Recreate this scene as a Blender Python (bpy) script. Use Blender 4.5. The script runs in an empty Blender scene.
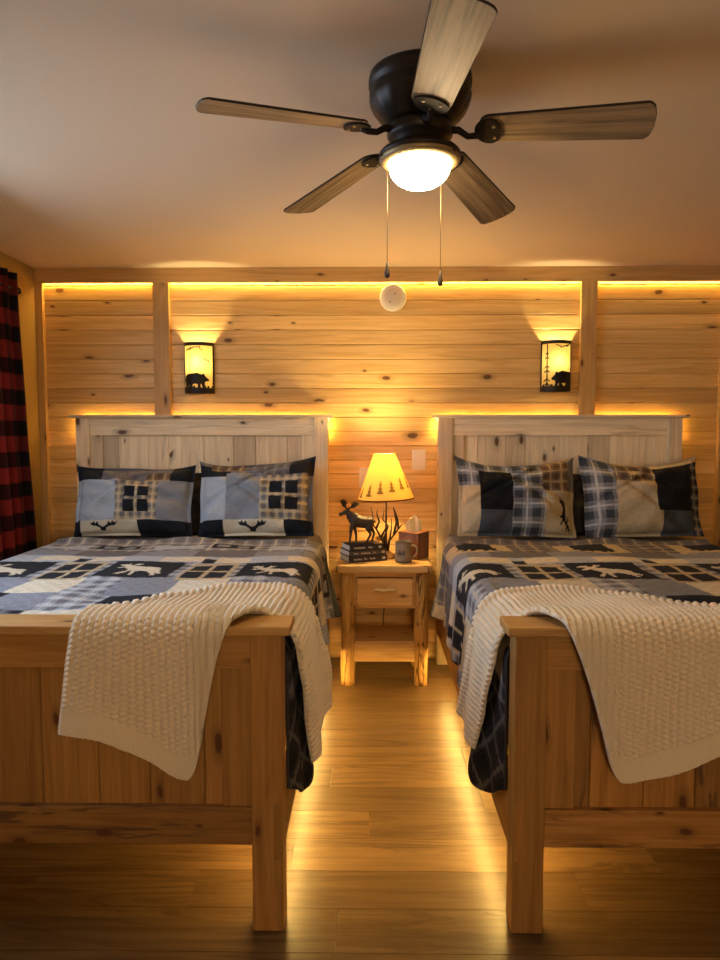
import bpy, bmesh, math, random
import numpy as np
from mathutils import Vector, Matrix

rnd = random.Random(7)
nrs = np.random.RandomState(3)
sc = bpy.context.scene
COL = sc.collection
R = math.radians

# ------------------------------------------------------------------ node helpers
def new_mat(name):
    m = bpy.data.materials.new(name); m.use_nodes = True
    nt = m.node_tree
    return m, nt, nt.nodes['Principled BSDF']

def nd(nt, kind, **kw):
    n = nt.nodes.new(kind)
    for k, v in kw.items():
        if k in n.inputs: n.inputs[k].default_value = v
        else: setattr(n, k, v)
    return n

def lk(nt, a, b): nt.links.new(a, b)

def mixc(nt, fac, a, b, mode='MIX'):
    n = nt.nodes.new('ShaderNodeMix'); n.data_type = 'RGBA'; n.blend_type = mode
    for sock, v in ((n.inputs[0], fac), (n.inputs[6], a), (n.inputs[7], b)):
        if hasattr(v, 'links'): lk(nt, v, sock)
        elif isinstance(v, (tuple, list)): sock.default_value = (*v[:3], 1)
        else: sock.default_value = v
    return n.outputs[2]

def math_(nt, op, a, b=None, clamp=False):
    n = nt.nodes.new('ShaderNodeMath'); n.operation = op; n.use_clamp = clamp
    for i, v in enumerate((a, b)):
        if v is None: continue
        if hasattr(v, 'links'): lk(nt, v, n.inputs[i])
        else: n.inputs[i].default_value = v
    return n.outputs[0]

def ramp(nt, v, lo, hi, a=0.0, b=1.0):
    n = nt.nodes.new('ShaderNodeMapRange'); n.interpolation_type = 'SMOOTHSTEP'
    lk(nt, v, n.inputs[0])
    for i, x in zip((1, 2, 3, 4), (lo, hi, a, b)): n.inputs[i].default_value = x
    return n.outputs[0]

def mapped(nt, sc_):
    tc = nt.nodes.new('ShaderNodeTexCoord')
    mp = nt.nodes.new('ShaderNodeMapping'); mp.inputs['Scale'].default_value = sc_
    lk(nt, tc.outputs['UV'], mp.inputs['Vector'])
    return mp.outputs[0]

def noise2(nt, sc_, detail=4, rough=.6, dist=0.0):
    n = nd(nt, 'ShaderNodeTexNoise', noise_dimensions='2D')
    n.inputs['Scale'].default_value = 1; n.inputs['Detail'].default_value = detail
    n.inputs['Roughness'].default_value = rough; n.inputs['Distortion'].default_value = dist
    lk(nt, mapped(nt, sc_), n.inputs['Vector'])
    return n.outputs['Fac']

def wood(name, light, dark, knots=.7, streak=0.0, rough=.55, tint=.22, knotcol=(.09, .03, .008), grain=70, ks=(4.5, 9), streakcol=(.06, .035, .02), ksize=.11):
    m, nt, bs = new_mat(name)
    g = noise2(nt, (2.2, grain, 1), 5, .65, .6)
    big = noise2(nt, (1.0, 13, 1), 3, .55, 1.6)
    f = math_(nt, 'ADD', math_(nt, 'MULTIPLY', ramp(nt, g, .3, .72), .55), math_(nt, 'MULTIPLY', ramp(nt, big, .35, .7), .5), True)
    c = mixc(nt, f, light, dark)
    at = nd(nt, 'ShaderNodeAttribute', attribute_name='tint')
    tv = math_(nt, 'ADD', math_(nt, 'MULTIPLY', at.outputs['Fac'], tint * 2), 1 - tint)
    cmb = nt.nodes.new('ShaderNodeCombineColor')
    for i in range(3): lk(nt, tv, cmb.inputs[i])
    c = mixc(nt, 1.0, c, cmb.outputs[0], 'MULTIPLY')
    if streak:
        s = noise2(nt, (1.5, 13, 1), 5, .65, 2.5)
        s2 = noise2(nt, (.9, 3.0, 1), 2, .5, .5)
        sm = math_(nt, 'MULTIPLY', ramp(nt, s, .50, .62), ramp(nt, s2, .62 - .25 * streak, .76 - .25 * streak))
        c = mixc(nt, math_(nt, 'MULTIPLY', sm, streak), c, streakcol)
    if knots:
        vo = nd(nt, 'ShaderNodeTexVoronoi', voronoi_dimensions='2D', feature='F1')
        vo.inputs['Scale'].default_value = 1
        mv = mapped(nt, (ks[0], ks[1], 1))
        nz = nd(nt, 'ShaderNodeTexNoise', noise_dimensions='2D'); nz.inputs['Scale'].default_value = 3
        lk(nt, mv, nz.inputs['Vector'])
        va = nt.nodes.new('ShaderNodeVectorMath'); va.operation = 'MULTIPLY_ADD'
        lk(nt, nz.outputs['Color'], va.inputs[0]); va.inputs[1].default_value = (.08, .08, 0); lk(nt, mv, va.inputs[2])
        lk(nt, va.outputs[0], vo.inputs['Vector'])
        sp = nt.nodes.new('ShaderNodeSeparateColor'); lk(nt, vo.outputs['Color'], sp.inputs[0])
        sel = ramp(nt, sp.outputs[0], 1 - knots * .5, 1 - knots * .5 + .02)
        size = math_(nt, 'ADD', math_(nt, 'MULTIPLY', sp.outputs[1], ksize), ksize * .35)
        rel = math_(nt, 'DIVIDE', vo.outputs['Distance'], size)
        km = math_(nt, 'MULTIPLY', ramp(nt, rel, .55, 1.0, 1, 0), sel)
        halo = math_(nt, 'MULTIPLY', ramp(nt, rel, .8, 2.4, .55, 0), sel)
        c = mixc(nt, halo, c, tuple(x * .6 for x in dark))
        c = mixc(nt, math_(nt, 'MULTIPLY', km, .9), c, knotcol)
    lk(nt, c, bs.inputs['Base Color'])
    bs.inputs['Roughness'].default_value = rough
    bs.inputs['Specular IOR Level'].default_value = .35
    bp = nd(nt, 'ShaderNodeBump', Strength=.12, Distance=.004); lk(nt, g, bp.inputs['Height']); lk(nt, bp.outputs[0], bs.inputs['Normal'])
    return m

def plain(name, col, rough=.6, metal=0.0, nscale=30, namp=.12, bump=0.0, spec=.4):
    m, nt, bs = new_mat(name)
    tc = nt.nodes.new('ShaderNodeTexCoord')
    n = nd(nt, 'ShaderNodeTexNoise'); n.inputs['Scale'].default_value = nscale; n.inputs['Detail'].default_value = 4
    lk(nt, tc.outputs['Object'], n.inputs['Vector'])
    c = mixc(nt, n.outputs['Fac'], tuple(x * (1 - namp) for x in col), tuple(min(1, x * (1 + namp)) for x in col))
    lk(nt, c, bs.inputs['Base Color'])
    bs.inputs['Roughness'].default_value = rough; bs.inputs['Metallic'].default_value = metal
    bs.inputs['Specular IOR Level'].default_value = spec
    if bump:
        bp = nd(nt, 'ShaderNodeBump', Strength=bump, Distance=.003); lk(nt, n.outputs['Fac'], bp.inputs['Height']); lk(nt, bp.outputs[0], bs.inputs['Normal'])
    return m

def painted(name, rough=.85, bscale=70, bump=.35, sheen=.03, bdist=.006):
    """colour comes from the printed / pieced pattern stored on the mesh"""
    m, nt, bs = new_mat(name)
    at = nd(nt, 'ShaderNodeAttribute', attribute_name='Col')
    tc = nt.nodes.new('ShaderNodeTexCoord')
    n = nd(nt, 'ShaderNodeTexNoise'); n.inputs['Scale'].default_value = bscale; n.inputs['Detail'].default_value = 2
    n.inputs['Distortion'].default_value = 1.5
    lk(nt, tc.outputs['UV'], n.inputs['Vector'])
    fine = nd(nt, 'ShaderNodeTexNoise'); fine.inputs['Scale'].default_value = 500
    lk(nt, tc.outputs['UV'], fine.inputs['Vector'])
    v = math_(nt, 'ADD', math_(nt, 'MULTIPLY', fine.outputs['Fac'], .35), .82)
    cmb = nt.nodes.new('ShaderNodeCombineColor')
    for i in range(3): lk(nt, v, cmb.inputs[i])
    lk(nt, mixc(nt, 1.0, at.outputs['Color'], cmb.outputs[0], 'MULTIPLY'), bs.inputs['Base Color'])
    bs.inputs['Roughness'].default_value = rough
    bs.inputs['Sheen Weight'].default_value = sheen
    bs.inputs['Specular IOR Level'].default_value = .1
    if bump:
        bp = nd(nt, 'ShaderNodeBump', Strength=bump, Distance=bdist); lk(nt, n.outputs['Fac'], bp.inputs['Height']); lk(nt, bp.outputs[0], bs.inputs['Normal'])
    return m

def emit(name, col, strength):
    m, nt, bs = new_mat(name)
    bs.inputs['Base Color'].default_value = (*col, 1)
    bs.inputs['Emission Color'].default_value = (*col, 1)
    bs.inputs['Emission Strength'].default_value = strength
    bs.inputs['Roughness'].default_value = .4
    return m

def shade_mat(name, col, use_attr=False, trans=.75):
    m, nt, bs = new_mat(name)
    out = nt.nodes['Material Output']; nt.nodes.remove(bs)
    d = nt.nodes.new('ShaderNodeBsdfDiffuse'); t = nt.nodes.new('ShaderNodeBsdfTranslucent')
    tc = nt.nodes.new('ShaderNodeTexCoord')
    n = nd(nt, 'ShaderNodeTexNoise'); n.inputs['Scale'].default_value = 25; n.inputs['Detail'].default_value = 5
    lk(nt, tc.outputs['Object'], n.inputs['Vector'])
    src = nd(nt, 'ShaderNodeAttribute', attribute_name='Col').outputs['Color'] if use_attr else mixc(nt, n.outputs['Fac'], tuple(x * .75 for x in col), col)
    for s in (d, t): lk(nt, src, s.inputs['Color'])
    mx = nt.nodes.new('ShaderNodeMixShader'); mx.inputs[0].default_value = trans
    lk(nt, d.outputs[0], mx.inputs[1]); lk(nt, t.outputs[0], mx.inputs[2]); lk(nt, mx.outputs[0], out.inputs['Surface'])
    return m

# ------------------------------------------------------------------ palette
M = {}
M['wall_pine'] = wood('wall_pine', (.74, .50, .205), (.55, .325, .095), knots=.75, ks=(3.0, 6.0), rough=.42, tint=.22, ksize=.10)
M['trim_pine'] = wood('trim_pine', (.62, .385, .145), (.47, .265, .082), knots=.45, ks=(4, 12), rough=.5, tint=.08)
M['cap_pine_lit'] = wood('cap_pine_lit', (.52, .31, .105), (.36, .18, .05), knots=.5, ks=(4, 9), rough=.5, tint=.1)  # lighter copy of bed pine, light falling on the cap put into colour
M['bed_pine_dim'] = wood('bed_pine_dim', (.42, .215, .056), (.27, .122, .026), knots=.55, ks=(3.5, 9), rough=.55, tint=.2, streak=.25)  # amber-stained pine, darkened further: dimness of the footboard front is in the colour
M['bed_rustic_dim'] = wood('bed_rustic_dim', (.42, .21, .054), (.26, .115, .024), knots=1.0, ks=(4.5, 9), rough=.55, tint=.3, streak=.75)  # knotty streaked version with the same shade put into its base colour
M['head_pine'] = wood('head_pine', (.86, .71, .48), (.66, .51, .32), knots=.7, ks=(4, 9), rough=.6, tint=.24, grain=42, streak=.3, streakcol=(.20, .14, .085))
M['log_pine'] = wood('log_pine', (.70, .42, .13), (.44, .22, .055), knots=.6, ks=(8, 16), rough=.45, tint=.1, streak=.95, streakcol=(.09, .035, .012))
M['stand_pine'] = wood('stand_pine', (.74, .47, .18), (.55, .30, .09), knots=.5, ks=(5, 12), rough=.45, tint=.12)
M['floor_vinyl'] = wood('floor_vinyl', (.165, .10, .044), (.082, .045, .018), knots=0, rough=.36, tint=.26, grain=48, streak=.6, streakcol=(.045, .024, .010))
M['blade_wood'] = wood('blade_wood', (.34, .24, .14), (.085, .055, .028), knots=0, rough=.5, tint=0, grain=62)
M['tissue_wood'] = wood('tissue_wood', (.30, .12, .045), (.13, .045, .016), knots=0, rough=.45, tint=.05, grain=90)
M['ceiling'] = plain('ceiling_paint', (.69, .555, .40), .9, nscale=60, namp=.02, bump=.05)
M['wall_paint'] = plain('wall_paint', (.33, .22, .075), .85, nscale=40, namp=.03, bump=.05)
M['bronze'] = plain('bronze', (.022, .015, .010), .42, .3, nscale=18, namp=.3)
M['arm_bronze'] = plain('arm_bronze', (.016, .011, .008), .6, 0, nscale=25, namp=.3, spec=.15)
M['brass_dark'] = plain('brass_dark', (.30, .22, .11), .45, .4, nscale=20, namp=.1)
M['black_metal'] = plain('black_metal', (.012, .009, .007), .55, .3, nscale=40, namp=.2)
M['iron'] = plain('iron', (.045, .028, .018), .62, .2, nscale=60, namp=.4, bump=.3)
M['white_plastic'] = plain('white_plastic', (.72, .66, .55), .4, namp=.02)
M['detector_face'] = plain('detector_face', (.60, .52, .42), .6, namp=.03)
M['dark_plastic'] = plain('dark_plastic', (.06, .045, .035), .45)
M['quilt'] = painted('quilt_cotton', .95, 55, .9, .02, .008)
M['lining'] = plain('quilt_lining', (.035, .034, .036), .9, nscale=150, namp=.2)
M['curtain'] = painted('curtain_flannel', .95, 200, .15)
M['sheet'] = plain('grey_sheet', (.13, .115, .125), .9, nscale=12, namp=.12)
M['charcoal'] = plain('charcoal_cotton', (.035, .028, .028), .95, nscale=40, namp=.2, bump=.3)
M['stoneware'] = painted('stoneware', .45, 90, .15, 0, .002)
M['tissue'] = plain('tissue_paper', (.80, .74, .58), .9, namp=.05)
M['page'] = plain('book_pages', (.72, .66, .56), .9, nscale=200, namp=.2)
M['cover'] = plain('book_cover', (.035, .028, .026), .4, nscale=20, namp=.3)
M['cover2'] = plain('book_cover_grey', (.085, .07, .06), .4, nscale=20, namp=.3)
M['print'] = plain('pale_print', (.50, .45, .38), .6)
M['burl'] = wood('burl', (.60, .40, .18), (.40, .23, .09), knots=.6, ks=(20, 20), rough=.5)
M['cord'] = plain('brown_cord', (.03, .018, .01), .6)
M['glassbowl'] = emit('lit_frosted_bowl', (1.0, .71, .37), 42)
M['led'] = emit('led_strip_warm', (1.0, .60, .12), 72)
M['led_bed'] = emit('led_strip_bed', (1.0, .60, .12), 26)
M['led_floor'] = emit('led_strip_floor', (1.0, .62, .16), 78)
M['mica'] = shade_mat('mica', (.98, .84, .50), trans=.85)
M['lampshade'] = shade_mat('lampshade_paper', (.9, .6, .25), True, .72)

def throw_mat():
    m, nt, bs = new_mat('chunky_knit')
    tc = nt.nodes.new('ShaderNodeTexCoord')
    n = nd(nt, 'ShaderNodeTexNoise'); n.inputs['Scale'].default_value = 260; n.inputs['Detail'].default_value = 3
    lk(nt, tc.outputs['UV'], n.inputs['Vector'])
    lk(nt, mixc(nt, n.outputs['Fac'], (.64, .54, .40), (.92, .83, .67)), bs.inputs['Base Color'])
    bs.inputs['Roughness'].default_value = .95; bs.inputs['Sheen Weight'].default_value = .25; bs.inputs['Specular IOR Level'].default_value = .1
    bp = nd(nt, 'ShaderNodeBump', Strength=.5, Distance=.004); lk(nt, n.outputs['Fac'], bp.inputs['Height']); lk(nt, bp.outputs[0], bs.inputs['Normal'])
    return m
M['throw'] = throw_mat()

def glass_mat():
    m, nt, bs = new_mat('window_glass')
    out = nt.nodes['Material Output']; nt.nodes.remove(bs)
    t = nt.nodes.new('ShaderNodeBsdfTransparent'); g = nt.nodes.new('ShaderNodeBsdfGlossy'); g.inputs['Roughness'].default_value = .02
    fr = nt.nodes.new('ShaderNodeFresnel'); mx = nt.nodes.new('ShaderNodeMixShader')
    lk(nt, fr.outputs[0], mx.inputs[0]); lk(nt, t.outputs[0], mx.inputs[1]); lk(nt, g.outputs[0], mx.inputs[2]); lk(nt, mx.outputs[0], out.inputs['Surface'])
    return m
M['glass'] = glass_mat()

# ------------------------------------------------------------------ mesh builder
class MB:
    def __init__(s): s.v = []; s.f = []; s.uv = []; s.tint = []; s.sm = []
    def face(s, idx, uvs, tint=.5, smooth=False):
        s.f.append(idx); s.uv.append(uvs); s.tint.append(tint); s.sm.append(smooth)
    def box(s, x0, x1, y0, y1, z0, z1, grain=None, tint=None, mat=None):
        d = (x1 - x0, y1 - y0, z1 - z0)
        if grain is None: grain = max(range(3), key=lambda i: d[i])
        tint = rnd.random() if tint is None else tint
        ou, ov = rnd.uniform(0, 40), rnd.uniform(0, 40)
        b = len(s.v)
        cs = [(x, y, z) for z in (z0, z1) for y in (y0, y1) for x in (x0, x1)]
        s.v += [tuple(mat @ Vector(c)) for c in cs] if mat else cs
        for q, n in (((0, 2, 3, 1), 2), ((4, 5, 7, 6), 2), ((0, 1, 5, 4), 1), ((2, 6, 7, 3), 1), ((0, 4, 6, 2), 0), ((1, 3, 7, 5), 0)):
            if n == grain:
                ax = [i for i in range(3) if i != n]; uvs = [(ou + cs[i][ax[0]] * .15, ov + cs[i][ax[1]]) for i in q]
            else:
                o = [i for i in range(3) if i not in (n, grain)][0]
                uvs = [(ou + cs[i][grain], ov + cs[i][o] + (n * .37)) for i in q]
            s.face(tuple(b + i for i in q), uvs, tint)
        return s
    def ring_strip(s, rings, closed=True, cap0=False, cap1=False, uvs=None, smooth=True, tint=.5):
        b = len(s.v); n = len(rings[0])
        for r in rings: s.v += [tuple(p) for p in r]
        L = 0; ou, ov = rnd.uniform(0, 30), rnd.uniform(0, 30)
        cum = [0]
        for i in range(1, len(rings)):
            c0 = sum((Vector(p) for p in rings[i - 1]), Vector()) / n; c1 = sum((Vector(p) for p in rings[i]), Vector()) / n
            cum.append(cum[-1] + (c1 - c0).length)
        per = sum((Vector(rings[0][k]) - Vector(rings[0][(k + 1) % n])).length for k in range(n)) or .1
        for i in range(len(rings) - 1):
            for k in range(n if closed else n - 1):
                k2 = (k + 1) % n
                q = (b + i * n + k, b + i * n + k2, b + (i + 1) * n + k2, b + (i + 1) * n + k)
                a0, a1 = ov + per * k / n, ov + per * (k + 1) / n
                s.face(q, [(ou + cum[i], a0), (ou + cum[i], a1), (ou + cum[i + 1], a1), (ou + cum[i + 1], a0)], tint, smooth)
        for flag, i, rev in ((cap0, 0, True), (cap1, len(rings) - 1, False)):
            if flag:
                idx = [b + i * n + k for k in range(n)]
                if rev: idx.reverse()
                s.face(tuple(idx), [(ou + s.v[j][0], ov + s.v[j][1]) for j in idx], tint, False)
        return s
    def tube(s, pts, rad, n=8, caps=True, smooth=True):
        pts = [Vector(p) for p in pts]
        rad = [rad] * len(pts) if not isinstance(rad, (list, tuple)) else rad
        rings = []; up = None
        for i, p in enumerate(pts):
            t = (pts[min(i + 1, len(pts) - 1)] - pts[max(i - 1, 0)]).normalized()
            if up is None: up = Vector((0, 0, 1)) if abs(t.z) < .9 else Vector((1, 0, 0))
            a = t.cross(up).normalized(); up = a.cross(t).normalized()
            rings.append([p + (a * math.cos(2 * math.pi * k / n) + up * math.sin(2 * math.pi * k / n)) * rad[i] for k in range(n)])
        return s.ring_strip(rings, True, caps, caps, smooth=smooth)
    def lathe(s, prof, cx=0, cy=0, n=48, cap0=False, cap1=False, mod=None, cz=0):
        rings = []
        for (r, z) in prof:
            rings.append([(cx + (r * (mod(2 * math.pi * k / n, r, z) if mod else 1)) * math.cos(2 * math.pi * k / n),
                           cy + (r * (mod(2 * math.pi * k / n, r, z) if mod else 1)) * math.sin(2 * math.pi * k / n), cz + z) for k in range(n)])
        return s.ring_strip(rings, True, cap0, cap1)
    def prism(s, poly, z0, z1, mat=None):
        """flat outline poly (x,y) extruded in z"""
        b = len(s.v); n = len(poly); cs = [(x, y, z0) for x, y in poly] + [(x, y, z1) for x, y in poly]
        ou, ov = rnd.uniform(0, 30), rnd.uniform(0, 30)
        s.v += [tuple(mat @ Vector(c)) for c in cs] if mat else cs
        s.face(tuple(b + n - 1 - i for i in range(n)), [(ou + poly[n - 1 - i][0], ov + poly[n - 1 - i][1]) for i in range(n)])
        s.face(tuple(b + n + i for i in range(n)), [(ou + p[0], ov + p[1]) for p in poly])
        for i in range(n):
            j = (i + 1) % n
            s.face((b + i, b + j, b + n + j, b + n + i), [(ou + poly[i][0], ov + poly[i][1])] * 2 + [(ou + poly[j][0], ov + poly[j][1])] * 2)
        return s
    def build(s, name, mat, parent=None, bevel=0, seg=2, fix=True):
        me = bpy.data.meshes.new(name); me.from_pydata(s.v, [], s.f); me.update()
        ul = me.uv_layers.new(name='UVMap')
        flat = [c for u in s.uv for p in u for c in p]
        ul.data.foreach_set('uv', flat)
        a = me.attributes.new('tint', 'FLOAT', 'FACE'); a.data.foreach_set('value', s.tint)
        me.polygons.foreach_set('use_smooth', s.sm)
        me.materials.append(mat)
        if fix:
            bm = bmesh.new(); bm.from_mesh(me); bmesh.ops.recalc_face_normals(bm, faces=bm.faces); bm.to_mesh(me); bm.free()
        o = bpy.data.objects.new(name, me); COL.objects.link(o)
        if parent: put(o, parent)
        if bevel:
            b = o.modifiers.new('bevel', 'BEVEL'); b.width = bevel; b.segments = seg; b.limit_method = 'ANGLE'; b.angle_limit = R(40)
        return o

def put(o, parent):
    o.parent = parent; o.matrix_parent_inverse = Matrix.Identity(4)

def grid(name, P, mat, uv=None, colr=None, parent=None, closed_u=False, smooth=True):
    n, m = P.shape[:2]
    idx = np.arange(n * m).reshape(n, m)
    if closed_u: i0 = idx; i1 = np.roll(idx, -1, 0)
    else: i0 = idx[:-1]; i1 = idx[1:]
    f = np.stack([i0[:, :-1], i1[:, :-1], i1[:, 1:], i0[:, 1:]], -1).reshape(-1, 4)
    me = bpy.data.meshes.new(name)
    me.vertices.add(n * m); me.vertices.foreach_set('co', P.reshape(-1).astype(np.float32))
    me.loops.add(f.size); me.loops.foreach_set('vertex_index', f.reshape(-1).astype(np.int32))
    me.polygons.add(len(f)); me.polygons.foreach_set('loop_start', np.arange(0, f.size, 4).astype(np.int32))
    me.update(calc_edges=True); me.validate()
    if uv is not None:
        ul = me.uv_layers.new(name='UVMap'); ul.data.foreach_set('uv', uv.reshape(-1, 2)[f.reshape(-1)].reshape(-1).astype(np.float32))
    if colr is not None:
        a = me.color_attributes.new('Col', 'FLOAT_COLOR', 'POINT')
        a.data.foreach_set('color', np.concatenate([colr.reshape(-1, 3), np.ones((n * m, 1))], 1).reshape(-1).astype(np.float32))
    me.polygons.foreach_set('use_smooth', [smooth] * len(f))
    me.materials.append(mat)
    o = bpy.data.objects.new(name, me); COL.objects.link(o)
    if parent: put(o, parent)
    return o

def solid(o, t, off=-1, mat_off=0, rim_off=0, name='thick'):
    s = o.modifiers.new(name, 'SOLIDIFY'); s.thickness = t; s.offset = off; s.material_offset = mat_off; s.material_offset_rim = rim_off
    return o

def empty(name, label, cat, loc=(0, 0, 0), group=None, rotz=0):
    o = bpy.data.objects.new(name, None); COL.objects.link(o); o.location = loc; o.rotation_euler = (0, 0, rotz); o.empty_display_size = .05
    return tag(o, label, cat, group)
def tag(o, label, cat, group=None):
    o['label'] = label; o['category'] = cat
    if group: o['group'] = group
    return o
def struct(o): o['kind'] = 'structure'; return o

def in_poly(x, y, poly):
    r = np.zeros(x.shape, bool); n = len(poly)
    for i in range(n):
        x0, y0 = poly[i]; x1, y1 = poly[(i + 1) % n]
        if y0 == y1: continue
        c = ((y0 > y) != (y1 > y)) & (x < (x1 - x0) * (y - y0) / (y1 - y0) + x0)
        r ^= c
    return r

# silhouettes in a unit box (x right, y up), animals face left
MOOSE = [(0.0, .60), (.03, .53), (.09, .52), (.16, .58), (.20, .50), (.28, .40), (.31, .30), (.20, .14), (.16, .02), (.23, .02), (.30, .16), (.37, .30), (.40, .26), (.41, .02), (.47, .02), (.48, .28),
         (.66, .32), (.72, .26), (.80, .14), (.84, .02), (.92, .02), (.88, .17), (.82, .30), (.86, .22), (.97, .10), (1.0, .14), (.93, .28), (.91, .46), (.84, .56), (.62, .55), (.42, .62), (.30, .66),
         (.33, .72), (.46, .80), (.42, .86), (.36, .80), (.36, .92), (.30, .82), (.26, .74), (.20, .76), (.16, .92), (.12, .82), (.06, .95), (.05, .82), (-.03, .86), (.01, .76), (.10, .70), (.12, .66)]
BEAR = [(0.0, .52), (.02, .44), (.10, .42), (.16, .38), (.15, .20), (.09, .03), (.22, .03), (.27, .20), (.31, .30), (.33, .03), (.44, .03), (.44, .26), (.60, .28), (.66, .22), (.64, .03), (.76, .03), (.77, .18), (.82, .22), (.85, .03), (.98, .03),
        (.95, .24), (1.0, .50), (.97, .72), (.86, .86), (.66, .88), (.46, .92), (.34, .86), (.26, .82), (.22, .88), (.17, .84), (.15, .74), (.06, .60)]
ANTLER = [(.42, 0), (.58, 0), (.60, .22), (.72, .40), (.92, .52), (1.0, .85), (.90, .72), (.84, .95), (.78, .66), (.70, .90), (.66, .58), (.56, .40), (.5, .34), (.44, .40), (.34, .58), (.30, .90), (.22, .66), (.16, .95), (.10, .72), (0, .85), (.08, .52), (.28, .40), (.40, .22)]
TREE = [(.44, 0), (.56, 0), (.56, .1), (1, .1), (.66, .38), (.86, .38), (.6, .62), (.76, .62), (.5, 1), (.24, .62), (.4, .62), (.14, .38), (.34, .38), (0, .1), (.44, .1)]
def stamp(C, x, y, poly, x0, y0, w, h, col, flip=False, rot=False):
    px = (x - x0) / w; py = (y - y0) / h
    if rot: px, py = py, px
    if flip: px = 1 - px
    C[in_poly(px, py, poly)] = col

CREAM = (.68, .62, .48); GBLUE = (.25, .27, .315); LBLUE = (.42, .47, .545); NAVY = (.017, .020, .028); GREY = (.155, .15, .165); PLUM = (.10, .095, .11); BROWN = (.20, .145, .095); TAN = (.50, .40, .25)

def plaid(x, y, base, dark, light, per=.075):
    fx = (x / per) % 1; fy = (y / per) % 1
    b, d, l = (np.array(c) for c in (base, dark, light))
    C = np.zeros(x.shape + (3,)) + b
    s = ((fx < .45).astype(float) + (fy < .45).astype(float)) / 2
    C = C * (1 - s[..., None]) + d * s[..., None]
    ln = ((abs(fx - .7) < .06) | (abs(fy - .7) < .06)).astype(float)[..., None] * .55
    return C * (1 - ln) + l * ln

# ------------------------------------------------------------------ setting
XL, XR, YF, YB, H = -2.06, 2.19, -2.4, 4.33, 2.44
def floor():
    mb = MB(); w = .18; y = YF - .1; row = 0
    while y < YB + .05:
        x = XL - .1 - rnd.uniform(0, 1.1)
        while x < XR + .1:
            x2 = x + 1.22
            a, b = max(x, XL - .1), min(x2, XR + .1)
            if b > a + .02: mb.box(a + .0006, b - .0006, y + .0008, min(y + w, YB + .1) - .0008, -.02, 0, grain=0)
            x = x2
        y += w; row += 1
    o = mb.build('floor', M['floor_vinyl'], fix=False); struct(o)
    MB().box(XL - .1, XR + .1, YF - .1, YB + .06, -.06, -.021).build('subfloor', M['floor_vinyl'], o)['kind'] = 'structure'
floor()
def wall_back():
    mb = MB(); z = 2.2455 - .0894 * 26
    while z < H:
        z0, z1 = max(z, 0.0), min(z + .0894, H)
        if z1 - z0 > .01:
            x = XL - .1 - rnd.uniform(0, 2.2)
            while x < XR + .1:
                x2 = x + 9; a, b = max(x, XL - .1), min(x2, XR + .1)
                if b > a + .03: mb.box(a + .0003, b - .0003, YB, YB + .03, z0 + .0003, z1 - .0003, grain=0)
                x = x2
        z += .0894
    o = mb.build('wall_back', M['wall_pine'], bevel=.005, seg=1, fix=False); struct(o)
    b = MB().box(XL - .1, XR + .1, YB + .031, YB + .06, 0, H).build('backing', M['wall_paint'], o); b['kind'] = 'structure'
wall_back()
WY0, WY1, WZ0, WZ1 = 1.35, 3.25, .85, 2.1
def side_walls():
    mb = MB()
    mb.box(XL - .1, XL, YF, WY0, 0, H); mb.box(XL - .1, XL, WY1, YB, 0, H); mb.box(XL - .1, XL, WY0, WY1, 0, WZ0); mb.box(XL - .1, XL, WY0, WY1, WZ1, H)
    struct(mb.build('wall_left', M['wall_paint']))
    struct(MB().box(XR, XR + .1, YF, YB, 0, H).build('wall_right', M['wall_paint']))
    struct(MB().box(XL - .1, XR + .1, YF - .1, YF, 0, H).build('wall_front', M['wall_paint']))
    struct(MB().box(XL - .1, XR + .1, YF - .1, YB + .06, H, H + .08).build('ceiling', M['ceiling']))
    f = MB(); e = .07
    f.box(XL - .08, XL + .015, WY0 - e, WY0 + .01, WZ0 - e, WZ1 + e); f.box(XL - .08, XL + .015, WY1 - .01, WY1 + e, WZ0 - e, WZ1 + e)
    f.box(XL - .08, XL + .015, WY0, WY1, WZ0 - e, WZ0 + .01); f.box(XL - .08, XL + .015, WY0, WY1, WZ1 - .01, WZ1 + e)
    f.box(XL - .07, XL - .03, (WY0 + WY1) / 2 - .02, (WY0 + WY1) / 2 + .02, WZ0, WZ1)
    w = struct(f.build('window_1', M['trim_pine'], bevel=.002))
    MB().box(XL - .056, XL - .05, WY0, WY1, WZ0, WZ1).build('pane', M['glass'], w)['kind'] = 'structure'
side_walls()
TY0 = 4.298
n_trim = [0]
def trim(x0, x1, z0, z1, y0=TY0, y1=YB, grain=None):
    n_trim[0] += 1
    return struct(MB().box(x0, x1, y0, y1, z0, z1, grain=grain).build('trim_%d' % n_trim[0], M['trim_pine'], bevel=.002))
trim(XL, XR, 2.35, H, TY0, TY0 + .019)
trim(XL, -2.016, 0, 2.35); trim(-1.336, -1.236, 0, 2.35); trim(1.285, 1.383, 0, 2.35); trim(2.143, XR, 0, 2.35)

def led(x0, x1, label):
    o = MB().box(x0, x1, TY0 + .02, YB - .0005, 2.3565, 2.364).build('led_strip', M['led'])
    tag(o, label, 'light strip', 'led strips under the header board')
led(-2.01, -1.34, 'glowing led strip under the header board, left panel beside the curtain')
led(-1.232, 1.281, 'long glowing led strip under the header board across the middle panel')
led(1.387, 2.138, 'glowing led strip under the header board, right panel past the right sconce')

# ------------------------------------------------------------------ beds
def planks(mb, x0, x1, y0, y1, z0, z1, widths):
    tot = sum(widths); x = x0
    for w in widths:
        w2 = w / tot * (x1 - x0); mb.box(x + .0008, x + w2 - .0008, y0, y1, z0, z1, grain=2); x += w2

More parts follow.
